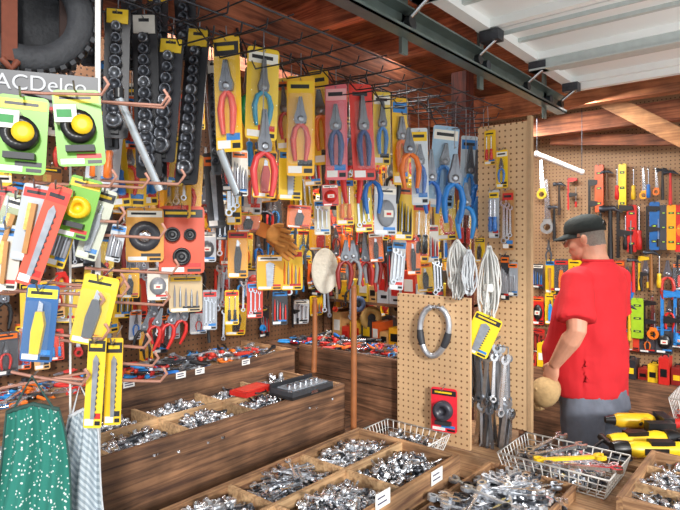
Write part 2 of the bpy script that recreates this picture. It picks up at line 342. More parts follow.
# ================= COUNTERS & TRAYS =================
def table(name,x0,x1,y0,y1,zt,mat=darkwX,t=.03):
    b=B(); b.box(x0,x1,y0,y1,zt-t,zt,mat)
    for x in (x0+.01,x1-.06):
        for y in (y0+.01,y1-.06): b.box(x,x+.05,y,y+.05,0,zt-t,darkwX)
    b.box(x0+.03,x1-.03,y0+.02,y0+.035,zt-t-.12,zt-t,mat)
    return b.obj(name)
tt=wood('table_top','8e6848','c69e74','Y')
table('display_table',-.5,1.79,.915,1.40,.745); table('display_table',-.5,2.4,1.54,2.34,.755)
table('display_table',1.2,2.28,.47,.905,.74,tt); table('display_table',1.8,2.79,-.5,.27,.76,tt)
table('display_table',1.83,2.44,.92,1.45,.745,tt); table('display_table',2.3,2.79,.28,.62,.76,tt); table('display_table',2.82,3.2,-.6,.50,.80,darkwY)
def tray(name,x0,x1,y0,y1,zb,zt,zi,xd,ym=None,t=.018,front=traywX):
    b=B(); b.box(x0,x1,y0,y0+t,zb,zt,front); b.box(x0,x1,y1-t,y1,zb,zt,front)
    b.box(x0,x0+t,y0+t,y1-t,zb,zt,traywY); b.box(x1-t,x1,y0+t,y1-t,zb,zt,traywY)
    b.box(x0+t,x1-t,y0+t,y1-t,zi-.012,zi,traytop)
    for x in xd: b.box(x-.007,x+.007,y0+t,y1-t,zi,zt-.003,traytop)
    if ym: b.box(x0+t,x1-t,ym-.007,ym+.007,zi,zt-.002,traytop)
    return b.obj(name)
d1=[-.1,.2,.5,.80,1.10,1.42]; tray('sorting_tray',-.45,1.765,.935,1.385,.745,.85,.785,d1,1.17)
d2=[-.1,.25,.55,.82,1.1,1.38,1.62]; tray('sorting_tray',-.45,1.88,1.55,1.95,.755,.975,.905,d2,1.76,.02,darkwX)
b=B(); b.box(-.45,1.98,1.955,1.975,.755,1.06,darkwX); b.box(-.45,1.98,1.975,2.34,1.015,1.035,traytop); b.box(1.96,1.98,1.975,2.34,.755,1.06,traywY)
b.obj('tool_shelf')
b=B(); b.box(2.09,2.115,1.41,2.03,.93,1.045,darkwY); b.box(2.115,2.40,1.41,2.34,1.01,1.03,darkwY); b.box(2.09,2.115,1.41,2.03,.755,.925,darkwY); b.tube([(2.10,1.41,1.05),(2.10,2.03,1.05)],.012,darkwY,8); b.obj('cross_shelf')
b=B(); b.box(2.62,3.0,1.45,2.33,.95,.97,darkwY); b.box(2.62,3.0,1.45,2.33,1.22,1.235,darkwY)
for y in (1.45,2.31): b.box(2.62,3.0,y,y+.02,0,1.4,darkwY)
b.obj('stock_shelf')
b=B()
for z in (.97,1.235):
    y=1.48
    while y<2.24:
        w=U(.05,.1); h=U(.08,.2); b.box(2.64,2.64+U(.12,.25),y,y+w-.006,z,z+h,M(random.choice(PAL),.45)); b.box(2.637,2.64,y+w*.15,y+w*.75,z+h*.4,z+h*.75,random.choice([WHT,BLK,RED,YEL])); b.box(2.6365,2.64,y+w*.15,y+w*.6,z+h*.15,z+h*.25,BLK); y+=w
b.obj('boxed_hardware')
def sock(b,T,r,h,mat):
    tool(b,('so',mat.name,round(h/r)),lambda b:b.lathe([(.82,0),(1,.2),(1,round(h/r)),(.72,round(h/r)),(.64,round(h/r)*.45),(.04,round(h/r)*.44)],mat,9),r,T)
def pile(name,x0,x1,y0,y1,z,kind,n,dome=.035,cols=None):
    b=B()
    for i in range(n):
        x=U(x0,x1); y=U(y0,y1); u=1-abs((x-x0)/(x1-x0)*2-1)**2; v=1-abs((y-y0)/(y1-y0)*2-1)**2
        lay=(i/n)*.7+R()*.3
        zz=z+.010+dome*lay*(.25+.75*u*v)
        rx,ry,rz=U(-.35,.35),U(-.35,.35),U(0,6.28)
        mt=random.choice([BR1,CHR,BR2,BR1,CHR,BR2,BR1,DST])
        k=kind if kind!='mix' else random.choice(['wrench','socket','bolt','socket','wrench','ratchet'])
        if kind=='sockmix': k=random.choice(['socket','socket','bolt','bolt'])
        if k=='socket':
            T=Matrix.Translation((x,y,zz))@Matrix.Rotation(rz,4,'Z')@Matrix.Rotation(U(.2,1.9),4,'X'); sock(b,T,U(.006,.012),U(.018,.03),mt)
        elif k=='bolt':
            T=Matrix.Translation((x,y,zz))@Matrix.Rotation(rz,4,'Z')@Matrix.Rotation(1.4+rx,4,'X'); tool(b,('bo',mt.name),lambda b:b.lathe([(.008,0),(.008,.006),(.004,.006),(.004,.04)],mt,6),1,T)
        else:
            L={'bigwrench':U(.13,.22),'wrench':U(.07,.12),'ratchet':U(.08,.13)}.get(k,U(.10,.17))
            T=Matrix.Translation((x,y,zz))@Matrix.Rotation(rz,4,'Z')@Matrix.Rotation(1.57+rx*.6,4,'X')@Matrix.Rotation(ry*.3,4,'Z')
            if k in('wrench','bigwrench'): wrench(b,L,T,mt)
            elif k=='ratchet': ratchet(b,L,T)
            elif k=='pliers': pliers(b,L,M(random.choice(cols or HC),.4),STEEL,T,R()<.4)
            elif k=='driver': driver(b,L,M(random.choice(cols or HC),.4),T)
            elif k=='hand': random.choice([lambda:pliers(b,L,M(random.choice(HC),.4),STEEL,T),lambda:driver(b,L,M(random.choice(HC),.4),T),lambda:wrench(b,L,T,mt)])()
    return b.obj(name)
e=[-.432]+d1+[1.747]
for i in range(2,len(e)-1):
    for (ya,yb) in ((.975,1.145),(1.195,1.35)):
        k=random.choice(['mix','wrench','mix','sockmix'])
        pile({'sockmix':'socket_pile','wrench':'wrench_pile','mix':'loose_tool_pile'}[k],e[i]+.03,e[i+1]-.03,ya,yb,.785,k,270 if k!='wrench' else 200,.08)
e=[-.43]+d2+[1.86]
for i in range(1,len(e)-1):
    for (ya,yb) in ((1.595,1.735),(1.785,1.91)):
        k=random.choice(['sockmix','mix','sockmix']); pile({'sockmix':'socket_pile','mix':'loose_tool_pile'}[k],e[i]+.03,e[i+1]-.03,ya,yb,.905,k,230,.065)
pile('hand_tool_pile',.5,1.88,2.03,2.22,1.037,'hand',220,.07)
pile('hand_tool_pile',2.18,2.33,1.50,2.2,1.032,'hand',130,.07)
b=B(); b.box(1.33,1.93,.60,.90,.741,.75,traytop)
for q in ((1.33,1.93,.595,.605),(1.33,1.93,.895,.905),(1.325,1.335,.6,.9),(1.925,1.935,.6,.9)): b.box(*q,.741,.785,traywX)
b.obj('shallow_wooden_tray')
pile('chrome_wrench_pile',1.42,1.86,.67,.83,.755,'bigwrench',210,.07)
def label(px,py,Y,w=.06,h=.032):
    p,_=onY(px,py,Y-.004); b=B(); b.box(-w/2,w/2,-.001,.001,-h/2,h/2,WHT)
    for k in range(2): b.box(-w*.38,w*U(.1,.38),-.0015,-.001,h*(.18-.35*k)-.002,h*(.18-.35*k)+.002,M('2a2a55'))
    b.obj('price_label',p)
for a in ((383,499),(437,476)): label(a[0],a[1],.935,.07,.045)
for a in ((129,384),(181,375),(200,371),(246,362)): label(a[0],a[1],1.955,.045,.025)
def basket(name,x0,x1,y0,y1,z0,z1,nx=14,ny=12,nz=4,mat=WHT,r=.0022):
    b=B(); t=.02
    for k in range(nz+1):
        z=z0+(z1-z0)*k/nz; g=t*(1-k/nz); rr=r*1.6 if k==nz else r
        b.tube([(x0+g,y0+g,z),(x1-g,y0+g,z),(x1-g,y1-g,z),(x0+g,y1-g,z),(x0+g,y0+g,z)],rr,mat,4)
    for i in range(nx+1):
        x=x0+t+(x1-x0-2*t)*i/nx; X=x0+(x1-x0)*i/nx; b.tube([(X,y0,z1),(x,y0+t,z0),(x,y1-t,z0),(X,y1,z1)],r,mat,4)
    for i in range(ny+1):
        y=y0+t+(y1-y0-2*t)*i/ny; Y=y0+(y1-y0)*i/ny; b.tube([(x0,Y,z1),(x0+t,y,z0),(x1-t,y,z0),(x1,Y,z1)],r,mat,4)
    return b.obj(name)
basket('wire_basket',1.96,2.24,.50,.885,.744,.815,10,12,3); pile('wrench_pile',2.05,2.15,.60,.79,.75,'bigwrench',90,.05)
b=B()
for i in range(4):
    T=Matrix.Translation((2.02+.05*i,.60+.06*i,.822))@Matrix.Rotation(.3+i*.35,4,'Z')@Matrix.Rotation(1.5,4,'X'); wrench(b,.24,T,YEL if i==1 else CHR)
b.obj('long_wrenches')
basket('wire_basket',1.85,2.03,1.12,1.43,.748,.81,8,10,2); pile('bolt_pile',1.88,2.0,1.16,1.38,.752,'sockmix',60,.03)
tray('sorting_tray',1.80,2.28,-.1,.44,.76,.84,.78,[1.95,2.12],.2); pile('chrome_fitting_pile',1.84,2.24,.23,.40,.78,'mix',220,.06); pile('bolt_pile',1.84,2.24,-.06,.17,.78,'mix',160,.05)
basket('wire_basket',2.84,3.10,.0,.48,.80,.90,8,14,3); pile('hand_tool_pile',2.9,3.04,.08,.4,.805,'hand',50,.07)
def grinder(loc,rz,col):
    b=B(); m=M(col,.35)
    b.tube([(0,0,0),(.03,0,0),(.1,0,.0),(.2,0,0),(.24,0,0)],[.024,.032,.027,.03,.024],m,10); b.tube([(-.06,0,0),(-.03,0,0),(0,0,0)],[.026,.034,.032],BLK,10)
    b.tube([(.24,0,0),(.27,0,0),(.33,.03,-.015)],[.012,.006,.005],BLK,6)
    b.lathe([(.018,-.034),(.055,-.031),(.06,-.028),(.02,-.022),(.022,0)],DST,14,Matrix.Translation((-.045,0,0)))
    b.tube([(-.045,.03,0),(-.045,.13,.0)],[.012,.016],BLK,8); b.box(.05,.14,-.033,-.03,-.012,.012,BLK); b.box(.08,.17,-.02,.02,.018,.034,BLK)
    b.obj('angle_grinder',loc,rz)
def drill(loc,rz,col):
    b=B(); m=M(col,.35); b.T=Matrix.Rotation(math.radians(90),4,'X')
    b.tube([(-.07,0,.06),(-.05,0,.06),(.08,0,.06),(.1,0,.06)],[.022,.033,.032,.024],m,10); b.tube([(.1,0,.06),(.14,0,.06)],[.022,.014],BLK,10)
    b.tube([(-.02,0,.04),(-.035,0,-.01),(-.045,0,-.05)],[.024,.021,.022],m,8); b.box(-.09,.02,-.035,.035,-.09,-.045,BLK); b.tube([(.0,0,.02),(.012,0,.005)],.007,BLK,5)
    b.obj('cordless_drill',loc,rz)
for (px,py,r,c) in ((628,448,-.9,'f4c81c'),(664,437,2.4,'f4c81c')):
    p,_=onZ(px,py,.80); grinder((p.x,p.y,.796),r,c)
for (px,py,r,c) in ((644,424,2.2,'e8b820'),(676,420,.6,'c8281f')):
    p,_=onZ(px,py,.80); drill((p.x,p.y,.796),r,c)
single('pegboard_panel',pegD,(2.05,2.062,1.04,1.39,.757,1.367))
b=B(); b.box(2.30,2.312,.905,1.13,.80,2.1,pegD); b.box(2.297,2.325,.89,.905,0,2.12,M('b89670',.5)); b.box(2.315,2.335,.905,.95,0,.80,darkwY); b.obj('pegboard_column')
# ================= OVERHEAD WIRE RACK =================
b=B()
for y in (1.08,1.2,1.32,1.42): b.tube([(.3,y,2.20),(2.45,y,2.20)],.003,DST,5)
for i in range(15): x=.35+i*.144; b.tube([(x,1.06,2.205),(x,1.44,2.205)],.0025,DST,4)
for i in range(40):
    x=.75+i*.043; z=2.17-(i%3)*.035; b.tube([(x,1.30,2.2),(x,1.24,z),(x,1.10,z-.01),(x-.008,1.085,z+.01)],.0026,DST,4)
for x in (.5,1.2,1.9,2.4): b.tube([(x,1.42,2.2),(x,1.452,2.3)],.005,DST,5)
b.obj('overhead_wire_rack')
def P(px,t,bt,w,card,kind,hc='d3302a',Y=1.25,yaw=None,head=None,tilt=0,hook='up',back=None,name=None,X=None):
    p,d=onY(px,t,Y) if X is None else onX(px,t,X)
    yaw=math.radians(-45+U(-20,20)) if yaw is None else math.radians(yaw)
    if back is None: back=.04 if hook=='wall' else max(.02,min(.3,2.2-p.z))
    return pack(p,w/FL*d,(bt-t)/FL*d,card,kind,hc,yaw,hook,back,head,tilt or (U(-.09,.09) if hook=='up' else 0),name)
for a in ((118,8,138,24,'2a2a2e','sockets','f4c81c',1.30),(144,14,178,25,'1e1e22','sockets','e8e4d8',1.36),(172,38,162,25,'24242a','sockets','f4c81c',1.32),(199,28,184,23,'1e1e22','sockets','f4c81c',1.34),(72,-20,70,20,'2b2a2c','sockets','8a1a14',1.36),(94,-15,66,18,'303036','sockets','e8e4d8',1.4),(184,-10,60,22,'26262a','sockets','c8241d',1.42),(212,60,175,10,'2a2a2e','sockets','e8e4d8',1.42),(132,-12,70,20,'26262a','sockets','f4c81c',1.42),(158,-6,60,20,'1e1e22','sockets','f4c81c',1.44),(106,60,150,14,'1e1e22','sockets','2b7fc9',1.42),(159,90,190,12,'1e1e22','sockets','e8e4d8',1.43),(186,100,185,12,'26262a','sockets','c8241d',1.43)):
    P(*a)
for a in ((226,36,152,27,'eebc1e','pliers','e2452c',1.25,None,'222226'),(264,48,140,33,'f0c830','needle','1f8fb0',1.24,None,'f3efe2'),(283,78,150,20,'f0d050','needle','d3302a',1.33),(301,76,176,28,'f0b420','pliers','d3402a',1.25,None,'f4c81c'),
 (318,70,165,20,'f0c030','pliers','e87420',1.33),(336,84,180,22,'e8707a','pliers','1a3f7a',1.25,None,'f3b0b0'),(360,84,180,25,'d8382a','needle','123a78',1.25,None,'d9342a'),(382,92,165,18,'f0d050','needle','2b7fc9',1.28,None,'f3efe2'),
 (400,98,185,18,'f0bc1c','pliers','e87420',1.25),(419,128,205,17,'d8e0e4','pliers','1c64b8',1.22,None,'f4c81c'),(447,126,208,27,'a0c4de','pliers','1f7fd0',1.25,None,'f3efe2'),(470,136,215,18,'ccd6dc','needle','2b8fd9',1.22,None,'2b7fc9'),
 (490,140,240,17,'bcd0dc','needle','3a9fe0',1.1,None,'f3efe2')): P(*a)
for a in ((264,110,198,24,'d8','barepliers','d03a3a',1.2),(430,150,215,12,'0','barepliers','1c64b8',1.2),(455,145,225,12,'0','barepliers','1f7fd0',1.18),(477,150,222,12,'0','barepliers','1c74c8',1.18),(408,120,190,12,'0','barepliers','e87420',1.18),
 (246,60,130,14,'0','barepliers','25a05a',1.36),(350,130,205,12,'0','barepliers','d3302a',1.34),(372,150,215,12,'0','barepliers','1f6fc0',1.3),(392,150,205,12,'0','barepliers','1b1b1d',1.3),(484,160,230,12,'0','barepliers','1f7fd0',1.14),(466,175,240,12,'0','barepliers','2b8fd9',1.16)): P(*a)
for a in ((240,150,196,16,'e3dfd2','bits','8a8a90',1.3),(266,150,198,24,'f2b21a','knife','b8342a',1.34),(291,150,200,24,'f4c81c','blade','',1.36),(310,140,186,18,'d9a23a','bits','d3302a',1.36),(330,184,206,16,'c9251d','bag','c9251d',1.3),
 (345,178,225,18,'f4c81c','driver','e87420',1.36),(362,186,232,18,'f0d850','wrench','',1.36),(386,186,235,26,'c5c8cc','bag','8a8f96',1.3),(405,185,240,20,'f4c81c','bits','1b1b1d',1.32),(422,200,262,18,'f2b21a','driver','1b1b1d',1.32),(444,190,240,24,'f0c830','pliers','e87420',1.3),(300,205,228,24,'e9711f','knife','222226',1.42),(322,200,235,16,'dfd7b8','wrench','',1.43),(466,200,250,16,'f4c81c','driver','c8241d',1.28),
 (385,205,240,14,'f4c81c','blade','',1.4),(412,235,275,14,'e9711f','knife','1b1b1d',1.34),(432,225,262,14,'e3dfd2','bits','',1.3),(424,262,292,16,'f4c81c','knife','1b1b1d',1.34),(400,240,290,14,'c5c8cc','wrench','',1.38),
 (484,196,246,12,'34363c','bits','8a8a90',1.14),(436,250,300,12,'2c2c32','wrench','',1.36),(375,232,262,14,'e06a1f','knife','1b1b1d',1.42),(392,244,286,12,'46484e','bits','',1.42)):
    P(*(a[:4]+(a[4],a[5],a[6] or 'd3302a',a[7])))
kinds=['pliers','needle','driver','wrench','bits','knife','blade','bag','pliers','wrench','brush','driver']
for i in range(44):
    x=.85+i*.038; z=U(1.9,2.16); pack((x,U(1.58,1.82),z),U(.05,.11),U(.15,.32),random.choice(PAL),random.choice(kinds),random.choice(HC),math.radians(U(-60,-15)),'up',2.36-z,None,U(-.1,.1))
for i in range(56):
    x=1.0+i*.028; z=U(1.3,1.85); pack((x,U(1.95,2.15),z),.05,U(.13,.22),'0',random.choice(['barepliers','barepliers','baredriver','hammer','barewrench','barewrench','barewrench']),random.choice(['c8302a','1b1b1d','1b1b1d','55585e','e87420','8a1f18']),math.radians(U(-55,-20)),'wall',.15,None,U(-.1,.1))
for zt,h0 in ((2.27,.2),(2.06,.2),(1.86,.2),(1.66,.2),(1.46,.19),(1.27,.17)):
    x=.35
    while x<4.0:
        w=U(.045,.125); h=h0*U(.65,1.15)
        k=random.choice(kinds+['barepliers','saw','clamp','barepliers','hammer','barewrench'])
        if not (zt<1.3 and R()<.1):
            y=2.30-U(.0,.09); pack((x+w/2,y,zt+U(-.04,.03)),w*(.98 if k not in('saw','clamp') else .9),h,random.choice(PAL),k,random.choice(HC),math.radians(U(-25,8)),'wall',2.347-y,None,U(-.1,.1))
        x+=w+U(-.005,.012)
back=[(600,165,212,8,'level','e05a2a'),(611,205,262,12,'hammer','1b1b1d'),(623,164,212,7,'level','f4c81c'),(632,205,252,9,'level','c8241d'),(643,168,200,9,'saw','f2a01a'),(655,202,250,9,'level','1f5fa0'),(656,168,196,10,'saw','e87420'),(671,170,205,12,'hammer','c8241d'),(672,205,250,8,'level','f2a01a'),(664,205,250,7,'level','3a3a40'),
 (619,205,258,10,'clamp','1b1b1d'),(640,256,290,15,'clamp','d8b020'),(668,255,300,14,'barepliers','b8342a'),(638,298,338,11,'level','9ac02a'),(652,250,290,8,'hammer','8a5a2a'),(663,290,345,20,'clamp','2b7fc9'),(676,290,345,20,'clamp','2b7fc9'),(652,296,340,14,'saw','e87420'),
 (546,180,235,10,'saw','8a8a8a'),(541,160,200,10,'saw','e9c21c'),(628,262,300,10,'barepliers','1f6fc0'),(684,170,240,12,'saw','e87420'),(608,170,200,8,'hammer','5a3a20'),(634,168,200,6,'baredriver','d8b020'),(648,206,250,6,'clamp','1b1b1d'),(640,206,250,6,'baredriver','c8241d'),(555,205,240,9,'hammer','1b1b1d'),(549,240,262,10,'barepliers','55575c'),
 (590,180,225,8,'clamp','1b1b1d'),(618,168,200,6,'baredriver','c8241d'),(663,168,200,6,'hammer','1b1b1d'),(560,182,215,8,'hammer','3a2a20'),(646,255,292,8,'barepliers','1b1b1d'),(660,255,288,8,'baredriver','d8b020'),
 (626,216,250,5,'baredriver','1b1b1d'),(679,205,252,6,'level','c8241d'),(649,168,198,5,'baredriver','1f6fc0'),(569,178,210,6,'clamp','c8241d'),(678,255,288,9,'clamp','1b1b1d'),(634,258,292,8,'hammer','c8241d'),(645,300,340,9,'clamp','1b1b1d'),(630,304,340,8,'hammer','d8b020'),(670,296,330,8,'barepliers','c8241d')]
for a in back: P(a[0],a[1],a[2],a[3],'0',a[4],a[5],yaw=-90+U(-6,6),hook='wall',X=4.15)
for (t,bb) in ((262,292),(295,325),(328,352)):
    px=538
    while px<700:
        w=U(9,15)
        if not(625<px<680 and t<320): P(px,t+U(-3,3),bb+U(-6,2),w,random.choice(['c8241d','d0402a','a8342a','e0b81c','3d3f45','3d3f45','46484e','c8241d','e0b81c']),random.choice(kinds),random.choice(HC),yaw=-90+U(-12,12),hook='wall',X=4.15)
        px+=w+U(0,2)
b=B(); b.box(3.85,4.19,-.8,1.6,.68,.71,darkwY); b.box(3.85,3.87,-.8,1.6,.0,.68,darkwY); b.obj('wall_shelf')
b=B()
for i in range(34):
    y=-.6+i*.063; h=U(.06,.17); c=M(random.choice(['c8241d','2b2b30','f4c81c','c8241d','3d3f45','b8342a','8a1f18','e0b81c']),.4); x=U(3.88,3.98); b.box(x,x+.12,y,y+.055,.712,.71+h,c); b.box(x-.002,x,y+.01,y+.045,.71+h*.3,.71+h*.6,random.choice([WHT,BLK,YEL]))
    b.tube([(x+.06,y+.01,.71+h),(x+.06,y+.015,.725+h),(x+.06,y+.04,.725+h),(x+.06,y+.045,.71+h)],.005,BLK,6)
b.obj('boxed_power_tools')
p,_=onX(437,306,2.03); b=B()
pts=[(.062*math.sin(t)*(1+.15*math.cos(t)),0,-.105+.105*math.cos(t)) for t in [math.radians(15+i*18) for i in range(19)]]
b.tube(pts,.013,M('c8ccd2',.28,.75),10); b.tube([pts[-1],pts[0]],.009,CHR,8); b.tube([pts[4],pts[5],pts[6]],[.014,.017,.014],M('33353a'),8); b.tube([pts[12],pts[13],pts[14]],[.014,.017,.014],M('33353a'),8)
b.tube([(0,.02,.005),(0,-.01,-.004)],.003,STEEL,4)
b.obj('snap_hook',p,rot=(0,.12,math.radians(-80)))
P(444,388,432,27,'e8283a','tape','3a3a44',yaw=-80,hook='wall',X=2.025,head='1d1d20',back=.02,name='padlock_blister_pack')
b=B(); p,_=onX(490,345,2.2)
b.tube([(2.3,p.y,p.z+.02),(2.17,p.y,p.z)],.005,STEEL,6)
for i in range(38):
    L=U(.17,.26); row=i%2; yy=p.y+U(-.08,.08); xx=2.2+U(-.05,.04); zz=p.z-.01-row*.22-L*.5+U(-.03,.02)
    T=Matrix.Translation((xx,yy,zz))@Matrix.Rotation(math.radians(-60+U(-40,40)),4,'Z')@Matrix.Rotation(U(-.12,.12),4,'Y'); wrench(b,L,T,random.choice([CHR,BR1,BR2,JAW]))
b.tube([(2.2,p.y-.08,p.z),(2.2,p.y+.08,p.z)],.003,STEEL,5); b.tube([(2.2,p.y-.08,p.z-.23),(2.2,p.y+.08,p.z-.23)],.003,STEEL,5); b.tube([(2.2,p.y-.08,p.z),(2.2,p.y-.08,p.z-.23)],.003,STEEL,5)
b.obj('hanging_wrenches')
def cord(px,t,bt,w,X,mat,name='cord_hank',n=20):
    p,d=onX(px,t,X); W=w/FL*d/2; Hh=(bt-t)/FL*d; b=B()
    for i in range(n):
        ox=U(-.7,.7)*W; k=U(.15,.4); oy=U(-.025,.025); l=Hh*U(.7,1); wob=U(0,6)
        pts=[]
        for j in range(21):
            q=2*math.pi*j/20; z=-l/2+l/2*math.cos(q); gather=min(1,abs(z/Hh)*5+.15)*(.55+.45*abs(math.cos(math.pi*(z/Hh+.5))))
            pts.append(((ox+W*k*math.sin(q))*gather+.005*math.sin(q*3+wob),oy*gather+.006*math.cos(q*4+wob),z))
        b.tube(pts,.0034,mat,5)
    b.lathe([(W*.42,-Hh*.46),(W*.55,-Hh*.48),(W*.55,-Hh*.54),(W*.42,-Hh*.56)],WHT,10); b.tube([(0,.05,.01),(0,-.02,-.01)],.003,STEEL,4)
    b.obj(name,p,math.radians(-60))
CW=M('dcdcd8',.7)
cord(457,240,300,24,2.02,CW); cord(469,250,296,15,2.0,M('c8ccd0',.7)); cord(489,246,328,22,2.15,CW)
P(490,316,358,28,'f2d21c','blade','',yaw=-65,X=2.12,hook='wall',back=.1,head='1d1d20',tilt=.4)
for (px,t,bt,w,c,k,hc) in ((508,190,250,12,'b8824a','wrench',''),(480,238,262,10,'f4c81c','knife','1b1b1d'),(513,262,296,10,'9aa0a8','bits','8a8a90'),(502,150,188,12,'f4c81c','pliers','1f6fc0'),(494,190,238,11,'c5c8cc','driver','1f6fc0'),(490,130,165,12,'f0c030','driver','c8241d'),(505,255,300,9,'34363c','bits','8a8a90')):
    P(px,t,bt,w,c,k,hc or 'd3302a',yaw=-90,X=2.28,hook='wall',back=.018)
for i in range(9):
    P(346+i*6,232+U(0,8),288+U(-5,6),11,'0','barepliers',random.choice(['c8241d','a8241d','8a8d92','8a1f18']),Y=1.5,hook='up')
tan=M('c9863e',.8,0,.25,30,.4)
def glove(loc,w,h,mat,cuff,yaw,name='leather_glove',ang=0):
    b=B(); b.T=Matrix.Rotation(ang,4,'Y')
    b.prism([(-w*.34,0),(w*.34,0),(w*.36,-h*.28),(-w*.36,-h*.28)],-.012,.012,cuff)
    b.ell((0,0,-h*.43),(w*.44,.024,h*.22),mat,14,10)
    for i,(x,l) in enumerate(((-.33,.34),(-.11,.42),(.11,.40),(.32,.33))):
        b.tube([(x*w,0,-h*.5),(x*w*1.12,-.006,-h*(.5+l*.6)),(x*w*1.15,-.012,-h*(.52+l))],[w*.12,w*.12,w*.08],mat,8)
    b.tube([(w*.3,0,-h*.35),(w*.52,-.01,-h*.5),(w*.6,-.012,-h*.62)],[w*.13,w*.12,w*.08],mat,8)
    b.tube([(0,.01,.0),(0,.02,.04)],.002,STEEL,4)
    return b.obj(name,loc,yaw)
for (px,py,Y,a) in ((258,228,1.7,1.2),(270,236,1.75,.9)):
    p,d=onY(px,py,Y); glove(p,.08,.15,tan,M('b3631f',.8),math.radians(-40),ang=-a)
def apron(px,py,Yp,wt,wb,h,mat,trim,yaw,ph):
    p,d=onY(px,py,Yp); b=B(); nu,nv=40,20; v=[];f=[]
    for side in (0,.0025):
        for j in range(nv+1):
            t=j/nv; W=wt+(wb-wt)*min(1,t*1.5)**.8
            for i in range(nu+1):
                u=i/nu*2-1; y=.012*t**.5*math.sin(u*7+ph+t*1.5)+.004*math.sin(u*15+t*4+ph)+side
                v.append((u*W/2+.006*math.sin(t*5+ph),y,-h*t-.012*abs(u)*(1-t)-.008*math.cos(u*5)*t))
    n1=(nu+1)*(nv+1)
    for s in (0,n1):
        for j in range(nv):
            for i in range(nu): a=s+j*(nu+1)+i; f.append((a,a+1,a+nu+2,a+nu+1) if s else (a,a+nu+1,a+nu+2,a+1))
    b.add(v,f,mat,True)
    b.tube([v[i] for i in range(0,nu+1,4)],.004,trim,6)
    for i in (0,nu): b.tube([v[j*(nu+1)+i] for j in range(0,nv+1,2)],.0018,trim,5)
    b.tube([v[nv*(nu+1)+i] for i in range(0,nu+1,2)],.003,trim,5)
    b.tube([v[4],(0,0,.05),v[nu-4]],.0022,trim,5); b.tube([(0,.03,.052),(0,0,.048)],.002,STEEL,4)
    b.obj('hanging_apron',p,math.radians(yaw))
apron(32,404,1.06,.085,.135,.34,pattern('teal_print','28786a','d0dcd6','dots',130),M('2a4a44',.8),-40,.4)
apron(80,410,1.09,.05,.105,.34,pattern('grey_stripe','98a6b0','c4ced4','stripe',45),M('c8ccd0',.8),-40,2.)
p,d=onY(325,248,1.7); b=B(); b.ell((0,0,-.105),(.062,.018,.105),M('ebe5d4',.95,0,.08,60,.5),18,12); b.tube([(0,.0,0),(0,0,.06)],.002,STEEL,4)
b.obj('polishing_bonnet',p,math.radians(-45))
for a in ((182,206,274,44,'d84e28','holesaw','2a2a2e',1.7,-35,'222226'),(145,208,262,36,'e0a040','disc','3a3a40',1.75,-35,'f3efe2'),(186,275,312,32,'c9b28a','bits','8a8a90',1.8,-30,None),(238,230,278,20,'e9a01f','knife','222226',1.75,-40,None),
 (270,255,290,26,'f4b21c','blade','',1.85,-35,None),(292,250,290,22,'f4c81c','bits','e87420',1.85,-35,None),(320,225,250,22,'f4b01c','knife','c8241d',1.9,-35,None),(225,212,240,18,'3d3f45','wrench','',1.8,-35,None),(158,268,300,20,'e3dfd2','bag','8a8f96',1.8,-30,None),(207,232,262,18,'c5c8cc','bag','55575c',1.8,-35,None),(300,205,228,20,'e9711f','knife','222226',1.85,-35,None),(130,268,298,18,'f2b21a','knife','222226',1.8,-30,None),(210,290,330,14,'9aa0a8','wrench','',1.9,-30,None),
 (248,212,232,26,'e9711f','knife','1b1b1d',1.72,-35,None),(255,282,318,16,'c83a28','wrench','',1.9,-30,None),(280,290,325,16,'34363c','bits','',1.95,-30,None),(232,290,325,14,'f0c01c','driver','1b1b1d',1.92,-30,None)):
    P(a[0],a[1],a[2],a[3],a[4],a[5],a[6] or 'd3302a',a[7],a[8],a[9],hook='wall',back=max(.05,(2.33-a[7])*.9))
for (px,t,bt,hc) in ((164,302,352,'d3302a'),(178,300,350,'d3302a'),(190,298,345,'c8241d'),(150,310,352,'1b1b1d')): P(px,t,bt,16,'0','barepliers',hc,Y=1.9,yaw=-30,tilt=.3,hook='wall',back=.35)
for (px,py,r,c) in ((371,318,12,'b08a4a'),(388,326,11,'7a7d84'),(396,308,8,'b0a07a'),(358,304,8,'4a5a7a')):
    p,d=onY(px,py,2.0); rr=r/FL*d; b=B(); b.lathe([(rr,0),(rr,.008),(rr*.4,.012),(rr*.4,.006),(rr*.12,.006)],M(c,.6),22,None,'y'); b.lathe([(rr*.38,.01),(rr*.2,.014),(.001,.012)],DARK,12,None,'y'); b.box(-.003,.003,0,.3,-.003,.003,STEEL); b.obj('grinding_disc',p,math.radians(-25))
for (px,t,bt,Y,r) in ((354,288,425,1.46,.013),(315,300,372,1.75,.012)):
    p,d=onY(px,t,Y); q,_=onY(px-1,bt,Y); b=B(); b.tube([p,(p.x,p.y,(p.z+q.z)/2),(q.x,q.y,.0 if Y<1.6 else q.z)],[r*.9,r,r*1.05],M('9a5c30',.5,0,.25,30),10); b.ell(p,(r,r,r),M('9a5c30',.5,0,.25,30),10,6); b.obj('wooden_tool_handle')
p,_=onZ(303,392,.978); b=B(); b.box(-.12,.12,-.06,.06,0,.012,DARK); b.box(-.12,.12,-.06,.06,.012,.03,M('3a3d42',.4)); b.box(-.10,.10,-.045,.045,.03,.034,M('8a919a',.3))
for i in range(6): b.lathe([(.01,0),(.01,.012)],CHR,8,Matrix.Translation((-.08+.032*i,0,.034)))
b.box(-.02,.02,-.066,-.06,.008,.02,CHR); b.box(-.12,.12,.06,.07,.0,.045,M('2c2e33',.4)); b.obj('socket_case',p,.0)
